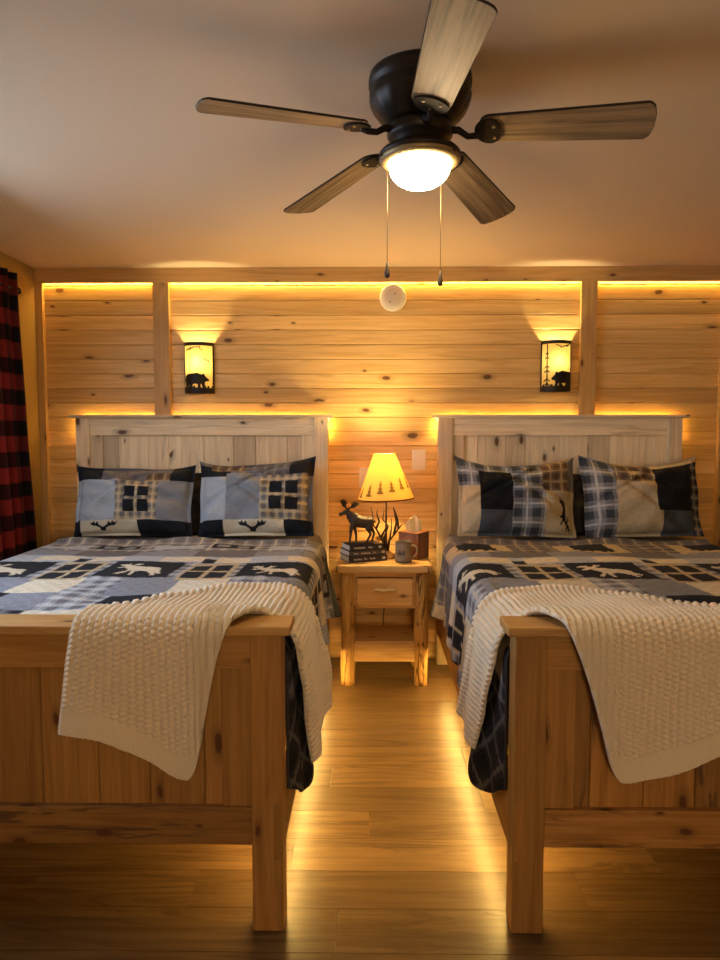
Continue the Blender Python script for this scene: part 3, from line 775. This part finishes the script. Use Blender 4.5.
# ------------------------------------------------------------------ moose figurine
def moose():
    z0 = TOP + .1; t = empty('moose_figurine', 'dark bronze moose figurine with broad antlers standing on the stack of books', 'figurine', (-.065, 3.935, z0), None, R(6))
    m = MB()
    def limb(pts): m.tube([p[:3] for p in pts], [p[3] for p in pts], 10)
    limb([(.088, 0, .118, .012), (.075, 0, .125, .030), (.04, 0, .122, .034), (0, 0, .128, .036), (-.025, 0, .138, .036), (-.045, 0, .150, .026), (-.055, 0, .155, .012)])   # trunk
    limb([(-.015, 0, .148, .030), (-.04, 0, .162, .024), (-.058, 0, .176, .018), (-.07, 0, .184, .014)])                        # neck and hump
    limb([(-.058, 0, .186, .014), (-.075, 0, .182, .0135), (-.092, 0, .174, .010), (-.106, 0, .168, .0105), (-.113, 0, .166, .007)])  # head
    limb([(-.062, 0, .168, .008), (-.063, 0, .150, .006), (-.062, 0, .14, .003)])                                               # dewlap
    for s in (-1, 1):
        limb([(-.056, .010 * s, .195, .004), (-.048, .019 * s, .205, .003)])
        limb([(-.03, .017 * s, .12, .017), (-.032 + .012 * s, .018 * s, .085, .011), (-.03 + .018 * s, .018 * s, .045, .0065), (-.033 + .02 * s, .018 * s, .012, .006), (-.038 + .02 * s, .018 * s, .004, .008)])
        limb([(.066, .016 * s, .115, .022), (.062 + .012 * s, .018 * s, .085, .014), (.080 + .012 * s, .018 * s, .055, .008), (.066 + .016 * s, .018 * s, .022, .006), (.060 + .018 * s, .018 * s, .004, .008)])
    limb([(.092, 0, .13, .006), (.099, 0, .118, .003)])
    b = m.build('body', M['iron'], t, fix=False)
    r = b.modifiers.new('merge', 'REMESH'); r.mode = 'VOXEL'; r.voxel_size = .0022; r.use_smooth_shade = True
    sm = b.modifiers.new('smooth', 'SMOOTH'); sm.iterations = 4; sm.factor = .5
    for s, nm in ((-1, 'antler'), (1, 'antler')):
        a = MB()
        base = Vector((-.066, .008 * s, .197))
        outd = Vector((-.012 if s < 0 else .045, .045 * s, .018)); 
        out = Vector((-.35, -.5, .55)).normalized() if s < 0 else Vector((.75, .45, .28)).normalized()
        a.tube([base, base + out * .018, base + out * .03], [.0045, .0045, .005], 8)
        side = out.cross(Vector((0, 1, 0))).normalized()
        if side.z < 0: side = -side
        nrm = out.cross(side).normalized()
        pm = Matrix((( out.x, side.x, nrm.x, base.x + out.x * .025), (out.y, side.y, nrm.y, base.y + out.y * .025), (out.z, side.z, nrm.z, base.z + out.z * .025), (0, 0, 0, 1)))
        pol = [(0, -.005), (.02, -.012), (.045, -.010), (.062, -.004), (.066, .004), (.058, .006), (.060, .020), (.052, .010), (.046, .026), (.040, .011), (.032, .028), (.027, .011), (.016, .022), (.014, .008), (0, .005)]
        a.prism(pol, -.0025, .0025, pm)
        a.build('antler', M['iron'], t, bevel=.001, seg=1)
    pol = [(-.075 + .0, -.032), (.085, -.03), (.095, 0), (.085, .03), (-.07, .032), (-.085, 0)]
    MB().prism(pol, 0, .006).build('base', M['iron'], t, bevel=.002)
moose()
# ------------------------------------------------------------------ table lamp
def table_lamp():
    cx, cy = .095, 4.04
    t = empty('table_lamp', 'lit table lamp with antler twig stem and tree-print cone shade on the nightstand', 'lamp', (cx, cy, TOP))
    MB().lathe([(.05, 0), (.058, .006), (.055, .02), (.035, .032), (.02, .04)], 0, 0, 24, True, True, lambda a, r, z: 1 + .07 * math.sin(3 * a) + .04 * math.sin(5 * a + 1)).build('base', M['burl'], t)
    MB().tube([(0, 0, .03), (0, 0, .16), (0, 0, .40)], [.007, .006, .005], 10).build('stem', M['iron'], t)
    tw = [
        [(-.006, 0, .03), (-.02, -.006, .10), (-.055, -.012, .165), (-.075, -.012, .195), (-.078, -.01, .245), (-.088, -.008, .30)],
        [(-.06, -.012, .172), (-.04, -.018, .215), (-.055, -.02, .26), (-.052, -.02, .285)],
        [(.008, 0, .03), (.02, .004, .10), (.06, -.01, .155), (.09, -.012, .195), (.098, -.012, .20)],
        [(.045, -.004, .135), (.06, -.006, .21), (.045, -.008, .29), (.04, -.008, .30)],
        [(.072, -.011, .172), (.065, -.015, .235), (.05, -.014, .285)],
        [(0, -.01, .03), (-.012, -.022, .12), (.012, -.03, .19), (-.02, -.03, .23), (-.012, -.03, .29)],
        [(.002, -.012, .04), (.022, -.025, .12), (.03, -.03, .175), (.03, -.03, .235)],
        [(-.01, .01, .03), (-.035, .02, .05), (-.047, .02, .075), (-.042, .02, .10)],
        [(-.03, -.01, .12), (-.006, -.02, .17), (.005, -.02, .2)]]
    for p in tw:
        n = len(p); MB().tube(p, [.0075 - .0055 * i / (n - 1) for i in range(n)], 8).build('twig', M['iron'], t)
    # shade
    r0, r1, z0, z1 = .166, .062, .345, .612
    na, nz = 240, 90; a = np.linspace(0, 2 * math.pi, na, endpoint=False)[:, None]; f = np.linspace(0, 1, nz)[None, :]
    rr = r0 + (r1 - r0) * f
    P = np.stack([rr * np.cos(a), rr * np.sin(a), z0 + (z1 - z0) * f + 0 * a], -1)
    C = np.zeros((na, nz, 3)) + np.array((.86, .62, .27))
    A = a + 0 * f; Fv = f + 0 * a
    for k in range(13):
        ac = k * 2 * math.pi / 13 + .12; hh = (.32, .26, .30)[k % 3]; w = .31
        d = (A - ac + math.pi) % (2 * math.pi) - math.pi
        y0 = .10 + .13 * (k % 13) / 6 if k < 7 else .10 + .13 * (12 - k) / 6
        y0 = .12 + .10 * math.sin(ac + 1.9 - .0)
        C[in_poly(d / w + .5, (Fv - y0) / hh, TREE)] = (.22, .17, .075)
    C[:, :3] = (.16, .08, .03); C[:, -2:] = (.5, .35, .16)
    sh = grid('lamp_shade', P, M['lampshade'], np.stack([A, Fv], -1), C, t, closed_u=True)
    solid(sh, .0012)
    sh.rotation_euler = (0, R(-2.2), 0); sh.location = (.012, 0, .0)
    MB().tube([(0, 0, .40), (0, 0, .43)], [.014, .014], 12).build('socket', M['black_metal'], t)
    MB().lathe([(.004, .43), (.016, .455), (.028, .485), (.026, .51), (.012, .53), (.002, .534)], 0, 0, 20).build('bulb', emit('lit_bulb', (1, .72, .36), 6), t)
    for k in range(3):
        an = k * 2.094; MB().tube([(0, 0, .595), (.06 * math.cos(an), .06 * math.sin(an), .608)], .0015, 6).build('spider', M['black_metal'], t)
    MB().tube([(.02, .06, .012), (.0, .14, .006), (-.01, .225, .004), (-.012, .262, -.02), (-.016, .265, -.20), (.0, .266, -.33), (-.012, .266, -.45), (.005, .27, -.58)], .0032, 8).build('power_cord', M['cord'], t)
    l = bpy.data.lights.new('lamp_bulb', 'POINT'); l.energy = 25.0; l.color = (1, .68, .25); l.shadow_soft_size = .03
    lo = bpy.data.objects.new('lamp_bulb', l); COL.objects.link(lo); lo.location = (cx, cy, TOP + .56)
table_lamp()
# ------------------------------------------------------------------ mug
def mug():
    t = empty('mug', 'grey stoneware mug with dark printed emblem at the front of the nightstand', 'mug', (.19, 3.905, TOP))
    prof = [(.0, 0), (.040, 0), (.0455, .004), (.0475, .02), (.0465, .05), (.0455, .085), (.0455, .108), (.0475, .116), (.046, .118), (.0425, .112), (.0415, .06), (.040, .012), (.0, .010)]
    # densify
    pr = []
    for (a, b), (c, d) in zip(prof[:-1], prof[1:]):
        for k in range(6): pr.append((a + (c - a) * k / 6, b + (d - b) * k / 6))
    pr.append(prof[-1]); n = 120
    a = np.linspace(0, 2 * math.pi, n, endpoint=False)[:, None]; pr = np.array(pr)
    P = np.stack([pr[None, :, 0] * np.cos(a), pr[None, :, 0] * np.sin(a), pr[None, :, 1] + 0 * a], -1)
    C = np.zeros(P.shape) + np.array((.27, .215, .15))
    A = a + 0 * P[..., 0]; Z = P[..., 2]; rad = np.hypot(P[..., 0], P[..., 1])
    outer = rad > .0445
    C[Z < .012] = (.16, .11, .07); C[(Z > .108)] = (.20, .14, .09); C[~outer & (Z > .01)] = (.17, .13, .10)
    d = (A - R(258) + math.pi) % (2 * math.pi) - math.pi; x = d * .0465
    mk = np.zeros(A.shape, bool)
    for k, (w, hh) in enumerate(((.010, .022), (.012, .03), (.010, .024), (.012, .028))):
        mk |= in_poly((x + .022 - k * .0125) / w, (Z - .05) / hh, TREE)
    mk |= (abs(Z - .048) < .0022) & (abs(x) < .026)
    mk |= (abs(Z - .040) < .003) & (abs(x) < .02) & (np.sin(x * 1500) > -.3)
    C[mk & outer] = (.05, .045, .045)
    b = grid('body', P, M['stoneware'], np.stack([A, Z], -1), C, t, closed_u=True)
    h = MB().tube([(.043, 0, .092), (.060, 0, .098), (.074, 0, .088), (.079, 0, .066), (.072, 0, .044), (.058, 0, .030), (.044, 0, .026)], [.0065, .006, .0055, .0055, .0055, .006, .0065], 12).build('handle', plain('mug_handle_glaze', (.33, .25, .16), .45), t)
    t.rotation_euler = (0, 0, R(-12))
mug()
# ------------------------------------------------------------------ tissue box
def tissue_box():
    t = empty('tissue_box', 'dark reddish wooden tissue box cover behind the mug', 'tissue box', (.277, 3.952, TOP), None, R(-33))
    s = .131
    b = MB()
    b.box(-s, 0, 0, .008, 0, .148, grain=2); b.box(-s, 0, s - .008, s, 0, .148, grain=2); b.box(-s, -s + .008, .008, s - .008, 0, .148, grain=2); b.box(-.008, 0, .008, s - .008, 0, .148, grain=2)
    body = b.build('body', M['tissue_wood'], t, bevel=.0015)
    c = MB(); 
    c.box(-s - .002, .002, -.002, .042, .148, .155, grain=0); c.box(-s - .002, .002, s - .042, s + .002, .148, .155, grain=0); c.box(-s - .002, -s + .038, .042, s - .042, .148, .155, grain=0); c.box(-.038, .002, .042, s - .042, .148, .155, grain=0)
    c.build('lid', M['tissue_wood'], t, bevel=.001)
    # the tissue
    nu, nv = 60, 30; u = np.linspace(-1, 1, nu)[:, None]; v = np.linspace(0, 1, nv)[None, :]
    w = .020 + .030 * np.sin(np.clip(v * 1.15, 0, 1) * math.pi * .62)
    hgt = .088 + .040 * (1 - abs(u - .05)) + .003 * np.sin(u * 9)
    x = u * w; y = .006 * np.sin(u * 6 + v * 1.5) * (.4 + .6 * v) + .010 * u * v; z = .125 + v * hgt
    P = np.stack([x + 0 * v, y, z + 0 * u], -1)
    o = grid('facial_tissue', P, shade_mat('tissue_paper_thin', (.95, .88, .68), trans=.6), np.stack([u + 0 * v, v + 0 * u], -1)); solid(o, .0012, 0)
    a = R(-33); cx, cy = -s / 2, s / 2
    o.location = (.277 + cx * math.cos(a) - cy * math.sin(a), 3.952 + cx * math.sin(a) + cy * math.cos(a), TOP)
    tag(o, 'cream paper tissue sticking up out of the wooden tissue box', 'tissue')
tissue_box()
# ------------------------------------------------------------------ wall plates, detector
def plate(x0, x1, z0, z1, label, outlet):
    t = empty('outlet' if outlet else 'light_switch', label, 'outlet' if outlet else 'light switch', ((x0 + x1) / 2, YB, (z0 + z1) / 2))
    w, h = (x1 - x0) / 2, (z1 - z0) / 2
    MB().box(-w, w, -.007, .0, -h, h).build('cover_plate', M['white_plastic'], t, bevel=.003)
    if outlet:
        for s in (-1, 1): MB().box(-.017, .017, -.0095, -.006, s * .026 - .015, s * .026 + .015).build('receptacle', M['white_plastic'], t, bevel=.002)
    else:
        MB().box(-.006, .006, -.017, -.006, -.004, .012).build('toggle', M['white_plastic'], t, bevel=.002)
        for s in (-1, 1): MB().lathe([(.003, 0), (.003, .002)], 0, 0, 12, True, True).build('screw', M['detector_face'], t); 
        for ch, s in zip([c for c in t.children if c.name.startswith('screw')], (-1, 1)): ch.rotation_euler = (R(90), 0, 0); ch.location = (0, -.0065, s * .042)
plate(.262, .347, 1.2, 1.328, 'cream light switch plate on the pine wall right of the lamp shade', False)
plate(-.068, .012, 1.09, 1.215, 'cream outlet plate on the pine wall half hidden behind the lamp shade', True)
def detector():
    t = empty('smoke_detector', 'round white smoke detector on the pine wall under the header board', 'smoke detector', (.14, YB, 2.257))
    def lz(prof, name, mat):
        o = MB().lathe(prof, 0, 0, 48, True, True).build(name, mat, t); o.rotation_euler = (R(90), 0, 0); return o
    lz([(.082, .0), (.082, .018), (.078, .026), (.060, .028)], 'housing', M['white_plastic'])
    lz([(.056, .026), (.056, .031), (.05, .034), (.02, .036)], 'cover', M['detector_face'])
    for x, z in ((.008, .022), (.014, .022), (-.022, -.026), (-.016, -.03)):
        o = MB().lathe([(.0035, 0), (.003, .003)], 0, 0, 10, True, True).build('test_button', M['dark_plastic'], t); o.rotation_euler = (R(90), 0, 0); o.location = (x, -.034, z)
detector()
# ------------------------------------------------------------------ sconces
def sconce(xc, z0, label, right):
    hw, dp, h = .0895, .088, .308
    t = empty('wall_sconce', label, 'wall sconce', (xc, YB, z0), 'bear sconces')
    na, nz = 120, 150
    ph = np.linspace(.0, math.pi, na)[:, None]; z = np.linspace(0, h, nz)[None, :]
    def surf(k): return np.stack([-hw * k * np.cos(ph) + 0 * z, -.004 - dp * k * np.sin(ph) + 0 * z, z + 0 * ph], -1)
    sh = grid('mica_shade', surf(.965), M['mica'], np.stack([ph + 0 * z, z + 0 * ph], -1), None, t); solid(sh, .0012, 0)
    # metal cut-out front: bands, side strips and silhouettes
    x = (-np.cos(ph) + 0 * z) ; U = ph / math.pi + 0 * z; Z = z / h + 0 * ph
    k = (Z < .105) | (Z > .93) | (U < .06) | (U > .94)
    k |= (Z < .135) & (np.sin(U * 60) > .2)
    if not right:
        k |= in_poly(1 - (x + .84) / 1.62, (Z - .085) / .335, BEAR)
        for (a, b, w) in ((-.55, .865, .20), (-.3, .875, .22), (.1, .90, .16), (.62, .65, .16), (.3, .86, .1)):
            k |= (abs(x - a) < w) & (abs(Z - b - .03 * (x - a) / w * np.sign(.1 - a)) < .009 + .006 * np.sin(x * 60))
        k |= (U > .9)
    else:
        k |= in_poly((x + .50) / 1.50, (Z - .06) / .37, BEAR)
        k |= in_poly((x - .45) / .5, (Z - .085) / .16, BEAR)
        for (a, b, w) in ((-.05, .885, .22), (.3, .875, .26), (.62, .90, .16)):
            k |= (abs(x - a) < w) & (abs(Z - b + .03 * (x - a) / w * np.sign(.2 - a)) < .009 + .006 * np.sin(x * 60))
        k |= (abs(x + .74) < .025) & (Z < .92)
        for j in range(9):
            zc = .16 + j * .085; w = .17 - .012 * j
            k |= (abs(x + .74) < w) & (abs(Z - zc + abs(x + .74) * .3) < .012) & (j % 3 != 2)
    cell = k[:-1, :-1]
    P = surf(1.0); idx = np.arange(na * nz).reshape(na, nz)
    mb = MB(); used = {}
    for i, j in np.argwhere(cell):
        q = []
        for a, b in ((i, j), (i + 1, j), (i + 1, j + 1), (i, j + 1)):
            key = idx[a, b]
            if key not in used: used[key] = len(mb.v); mb.v.append(tuple(P[a, b]))
            q.append(used[key])
        mb.face(tuple(q), [(0, 0)] * 4, .5, True)
    f = mb.build('cutout_frame', M['black_metal'], t); solid(f, .0025, 1)
    MB().box(-hw, hw, -.006, 0, .0, h).build('backplate', M['black_metal'], t, bevel=.001)
    MB().lathe([(.004, .12), (.013, .14), (.022, .165), (.021, .185), (.010, .20), (.002, .204)], 0, -.045, 16).build('bulb', emit('sconce_bulb', (1, .75, .4), 8), t)
    MB().box(-.012, .012, -.058, -.005, .085, .122).build('socket', M['black_metal'], t)
    l = bpy.data.lights.new('sconce_lamp', 'POINT'); l.energy = 11; l.color = (1, .76, .36); l.shadow_soft_size = .016
    lo = bpy.data.objects.new('sconce_lamp', l); COL.objects.link(lo); lo.location = (xc, YB - .060, z0 + .195)
sconce(-1.058, 1.675, 'lit black wall sconce with one bear cut-out, above the left bed', False)
sconce(1.142, 1.683, 'lit black wall sconce with tree and bear cut-outs, above the right bed', True)

# ------------------------------------------------------------------ ceiling fan
def fan():
    cx, cy = .141, 2.037
    t = empty('ceiling_fan', 'dark bronze five-blade ceiling fan with a lit frosted bowl', 'ceiling fan', (cx, cy, H))
    fl = lambda a, r, z: 1 + (.02 * abs(math.sin(a * 9)) if -.12 < z < -.055 else 0)
    MB().lathe([(.0, 0), (.143, 0), (.146, -.012), (.146, -.03), (.138, -.036), (.140, -.05), (.143, -.058), (.140, -.075), (.130, -.095), (.115, -.115), (.100, -.128), (.090, -.134), (.0, -.136)], 0, 0, 72, mod=fl).build('motor_housing', M['bronze'], t)
    MB().lathe([(.0, -.134), (.088, -.136), (.093, -.142), (.093, -.165), (.086, -.172), (.07, -.18), (.066, -.196), (.0, -.196)], 0, 0, 48).build('hub', M['bronze'], t)
    rim = MB().lathe([(.05, -.19), (.075, -.196), (.108, -.206), (.116, -.214), (.117, -.222), (.114, -.226), (.0, -.226)], 0, 0, 64).build('light_fitter', M['bronze'], t)
    MB().lathe([(.114, -.226), (.116, -.230), (.112, -.238), (.100, -.243), (.088, -.244), (.086, -.238), (.0, -.227)], 0, 0, 64).build('rim_ring', M['brass_dark'], rim)
    for k in range(3):
        a = R(80 + k * 120); o = MB().tube([(.112 * math.cos(a), .112 * math.sin(a), -.230), (.122 * math.cos(a), .122 * math.sin(a), -.231)], .004, 8).build('screw', M['bronze'], rim)
    MB().lathe([(.087, -.238), (.0875, -.248), (.085, -.264), (.078, -.277), (.065, -.290), (.047, -.300), (.025, -.306), (.0005, -.308)], 0, 0, 48).build('glass_bowl', M['glassbowl'], t)
    # blades
    th0 = 202.4
    pitch = math.tan(R(13))
    tilt = -.066
    for k in range(5):
        th = R(th0 - 72 * k)
        er = Vector((math.cos(th), math.sin(th), 0)); et = Vector((-math.sin(th), math.cos(th), 0))
        def pos(r, s, dz=0.0):
            p = er * r + et * s
            z = -.160 - (r - .1) * .075 - s * pitch + dz + tilt * p.y * min(1, max(0, (r - .08) / .2))
            return Vector((p.x, p.y, z))
        L0, L1 = .165, .615
        outl = []
        w0, w1 = .052, .066
        for a in np.linspace(90, 270, 11): outl.append((L0 + .03 + .03 * math.cos(R(a)), w0 * math.sin(R(a))))
        for a in np.linspace(-70, -10, 5): outl.append((L1 - .024 + .03 * math.cos(R(a)), -w1 + .028 + .03 * math.sin(R(a))))
        outl += [(L1 + .010, -.02), (L1 + .010, .02)]
        for a in np.linspace(10, 70, 5): outl.append((L1 - .024 + .03 * math.cos(R(a)), w1 - .028 + .03 * math.sin(R(a))))
        mb = MB(); n = len(outl)
        # strips across so that the board can droop
        for dz in (0, .007): mb.v += [tuple(pos(r, s, dz)) for r, s in outl]
        ou = rnd.uniform(0, 20)
        mb.face(tuple(range(n)), [(ou + r, s + 5 * k) for r, s in outl]); mb.face(tuple(reversed(range(n, 2 * n))), [(ou + r, s + 5 * k) for r, s in reversed(outl)])
        for i in range(n):
            j = (i + 1) % n; mb.face((i, i + n, j + n, j), [(ou + outl[q][0], outl[q][1]) for q in (i, i, j, j)])
        bl = mb.build('blade', M['blade_wood'], t, bevel=.0015, seg=1)
        bl.data.materials.append(M['bronze'])
        for p in bl.data.polygons:
            if len(p.vertices) == 4: p.material_index = 1
        # arm: curved bar and a cupped plate under the blade root
        arm = MB()
        arm.tube([Vector((er.x * .075, er.y * .075, -.154)), pos(.11, 0, .002), pos(.135, .006, -.012), pos(.16, .004, -.012), pos(.18, 0, -.006)], [.011, .0095, .0085, .009, .008], 10)
        pl = []
        for a in np.linspace(0, 360, 22, endpoint=False): pl.append((.196 + .042 * math.cos(R(a)) * (1 if math.cos(R(a)) < 0 else .75), .046 * math.sin(R(a))))
        b = len(arm.v); n = len(pl)
        for dz in (-.0075, -.0015): arm.v += [tuple(pos(r, s, dz)) for r, s in pl]
        arm.face(tuple(range(b, b + n)), [(0, 0)] * n); arm.face(tuple(reversed(range(b + n, b + 2 * n))), [(0, 0)] * n)
        for i in range(n): arm.face((b + i, b + i + n, b + (i + 1) % n + n, b + (i + 1) % n), [(0, 0)] * 4)
        ao = arm.build('blade_arm', M['arm_bronze'], t)
        for r_, s_ in ((.178, 0), (.208, .022), (.208, -.022)):
            MB().tube([pos(r_, s_, -.007), pos(r_, s_, -.011)], .0045, 8).build('bolt', M['brass_dark'], ao)
    # pull chains
    for (x, y, z1) in ((-.091, .043, -.538), (.069, .082, -.554)):
        ch = MB(); z0 = -.232; n = int((z0 - z1 - .03) / .0045)
        ch.tube([(x, y, z0), (x, y, z1 + .03)], .0011, 6)
        c = ch.build('pull_chain', plain('chain_brass', (.22, .15, .07), .35, .8), t)
        MB().lathe([(.0005, .034), (.003, .032), (.0055, .015), (.0085, .002), (.008, -.006), (.005, -.011), (.0005, -.012)], x, y, 16, cz=z1).build('fob', M['dark_plastic'], c)
fan()

# added glowing panel behind the camera, fill light for the footboard fronts
def fill_panel():
    t = empty('fill_panel', 'unseen fill light panel added behind the camera', 'fill light', (.35, YF, 1.35))
    MB().box(-.34, .34, 0, .02, -.16, .16).build('backplate', M['bronze'], t, bevel=.004)
    MB().box(-.31, .31, .02, .09, -.13, .13).build('diffuser', emit('fill_glow', (1, .71, .42), 46), t, bevel=.02, seg=3)
fill_panel()
# ------------------------------------------------------------------ curtain and rod
def curtain():
    ys = np.linspace(0, 1, 150)[:, None]; zs = np.linspace(.06, 2.305, 320)[None, :]
    zf = (zs - .06) / 2.245
    end = 3.865 + .20 * np.clip(1 - zf, 0, 1) ** 1.5 - .02 * np.exp(-((zs - 1.35) / .3) ** 2)
    y0 = 3.28
    Y = y0 + (end - y0) * ys + 0 * zs
    amp = .028 + .012 * (1 - zf)
    X = -1.955 + amp * np.sin(ys * 2 * math.pi * 5.5 + .6 + .35 * np.sin(zs * 2)) + .008 * np.sin(ys * 31 + zs * 3)
    tuck = np.exp(-((zs - 2.215) / .02) ** 2)
    X = X * (1 - .0 * tuck)
    P = np.stack([X, Y, zs + 0 * ys], -1)
    arc = ys * 1.05 + 0 * zs
    sq = .085
    a = np.floor(arc / sq) % 2; b = np.floor((zs + 0 * ys + .03) / sq) % 2
    C = np.zeros(P.shape) + np.array((.21, .020, .018))
    C[(a + b) == 1] = (.085, .012, .012); C[(a + b) == 2] = (.006, .005, .006)
    C[(a == 0) & (b == 1)] = (.035, .008, .009)
    o = grid('curtain', P, M['curtain'], np.stack([arc, zs + 0 * ys], -1), C); solid(o, .003, 0)
    tag(o, 'red and black buffalo check curtain hanging on the left wall', 'curtain')
    t = empty('curtain_rod', 'black curtain rod with a small end knob on the left wall', 'curtain rod', (-1.955, 3.8, 2.218))
    MB().tube([(0, .05, 0), (0, -2.95, 0)], .009, 14).build('rod', M['black_metal'], t)
    o = MB().lathe([(.0005, -.004), (.008, 0), (.009, .008), (.016, .02), (.02, .032), (.017, .045), (.008, .052), (.0005, .054)], 0, 0, 18).build('finial', M['black_metal'], t); o.rotation_euler = (R(-90), 0, 0); o.location = (0, .045, 0)
    for y in (.03, -2.9): MB().tube([(-.105, y, .0), (0, y, 0)], .006, 10).build('bracket', M['black_metal'], t)
curtain()

# ------------------------------------------------------------------ daylight, world, camera
w = bpy.data.worlds.new('World'); sc.world = w; w.use_nodes = True
w.node_tree.nodes['Background'].inputs[0].default_value = (.55, .70, 1.0, 1); w.node_tree.nodes['Background'].inputs[1].default_value = .4
l = bpy.data.lights.new('window_daylight', 'AREA'); l.shape = 'RECTANGLE'; l.size = WY1 - WY0; l.size_y = WZ1 - WZ0; l.energy = 30; l.color = (.66, .80, 1.0)
lo = bpy.data.objects.new('window_daylight', l); COL.objects.link(lo); lo.location = (XL - .16, (WY0 + WY1) / 2, (WZ0 + WZ1) / 2); lo.rotation_euler = (0, R(-56), 0)

cd = bpy.data.cameras.new('Camera'); cam = bpy.data.objects.new('Camera', cd); COL.objects.link(cam)
cd.sensor_fit = 'VERTICAL'; cd.sensor_height = 24; cd.lens = 24 * 693 / 960; cd.clip_start = .05
cam.location = (0, 0, 1.437); cam.rotation_euler = (R(90 - 3.96), 0, R(.827))
sc.camera = cam
sc.view_settings.view_transform = 'Standard'; sc.view_settings.look = 'None'; sc.view_settings.gamma = 1; sc.view_settings.use_curve_mapping = False
sc.view_settings.exposure = 0.68
sc.cycles.use_denoising = True
sc.cycles.max_bounces = 8; sc.cycles.diffuse_bounces = 5; sc.cycles.sample_clamp_indirect = 6
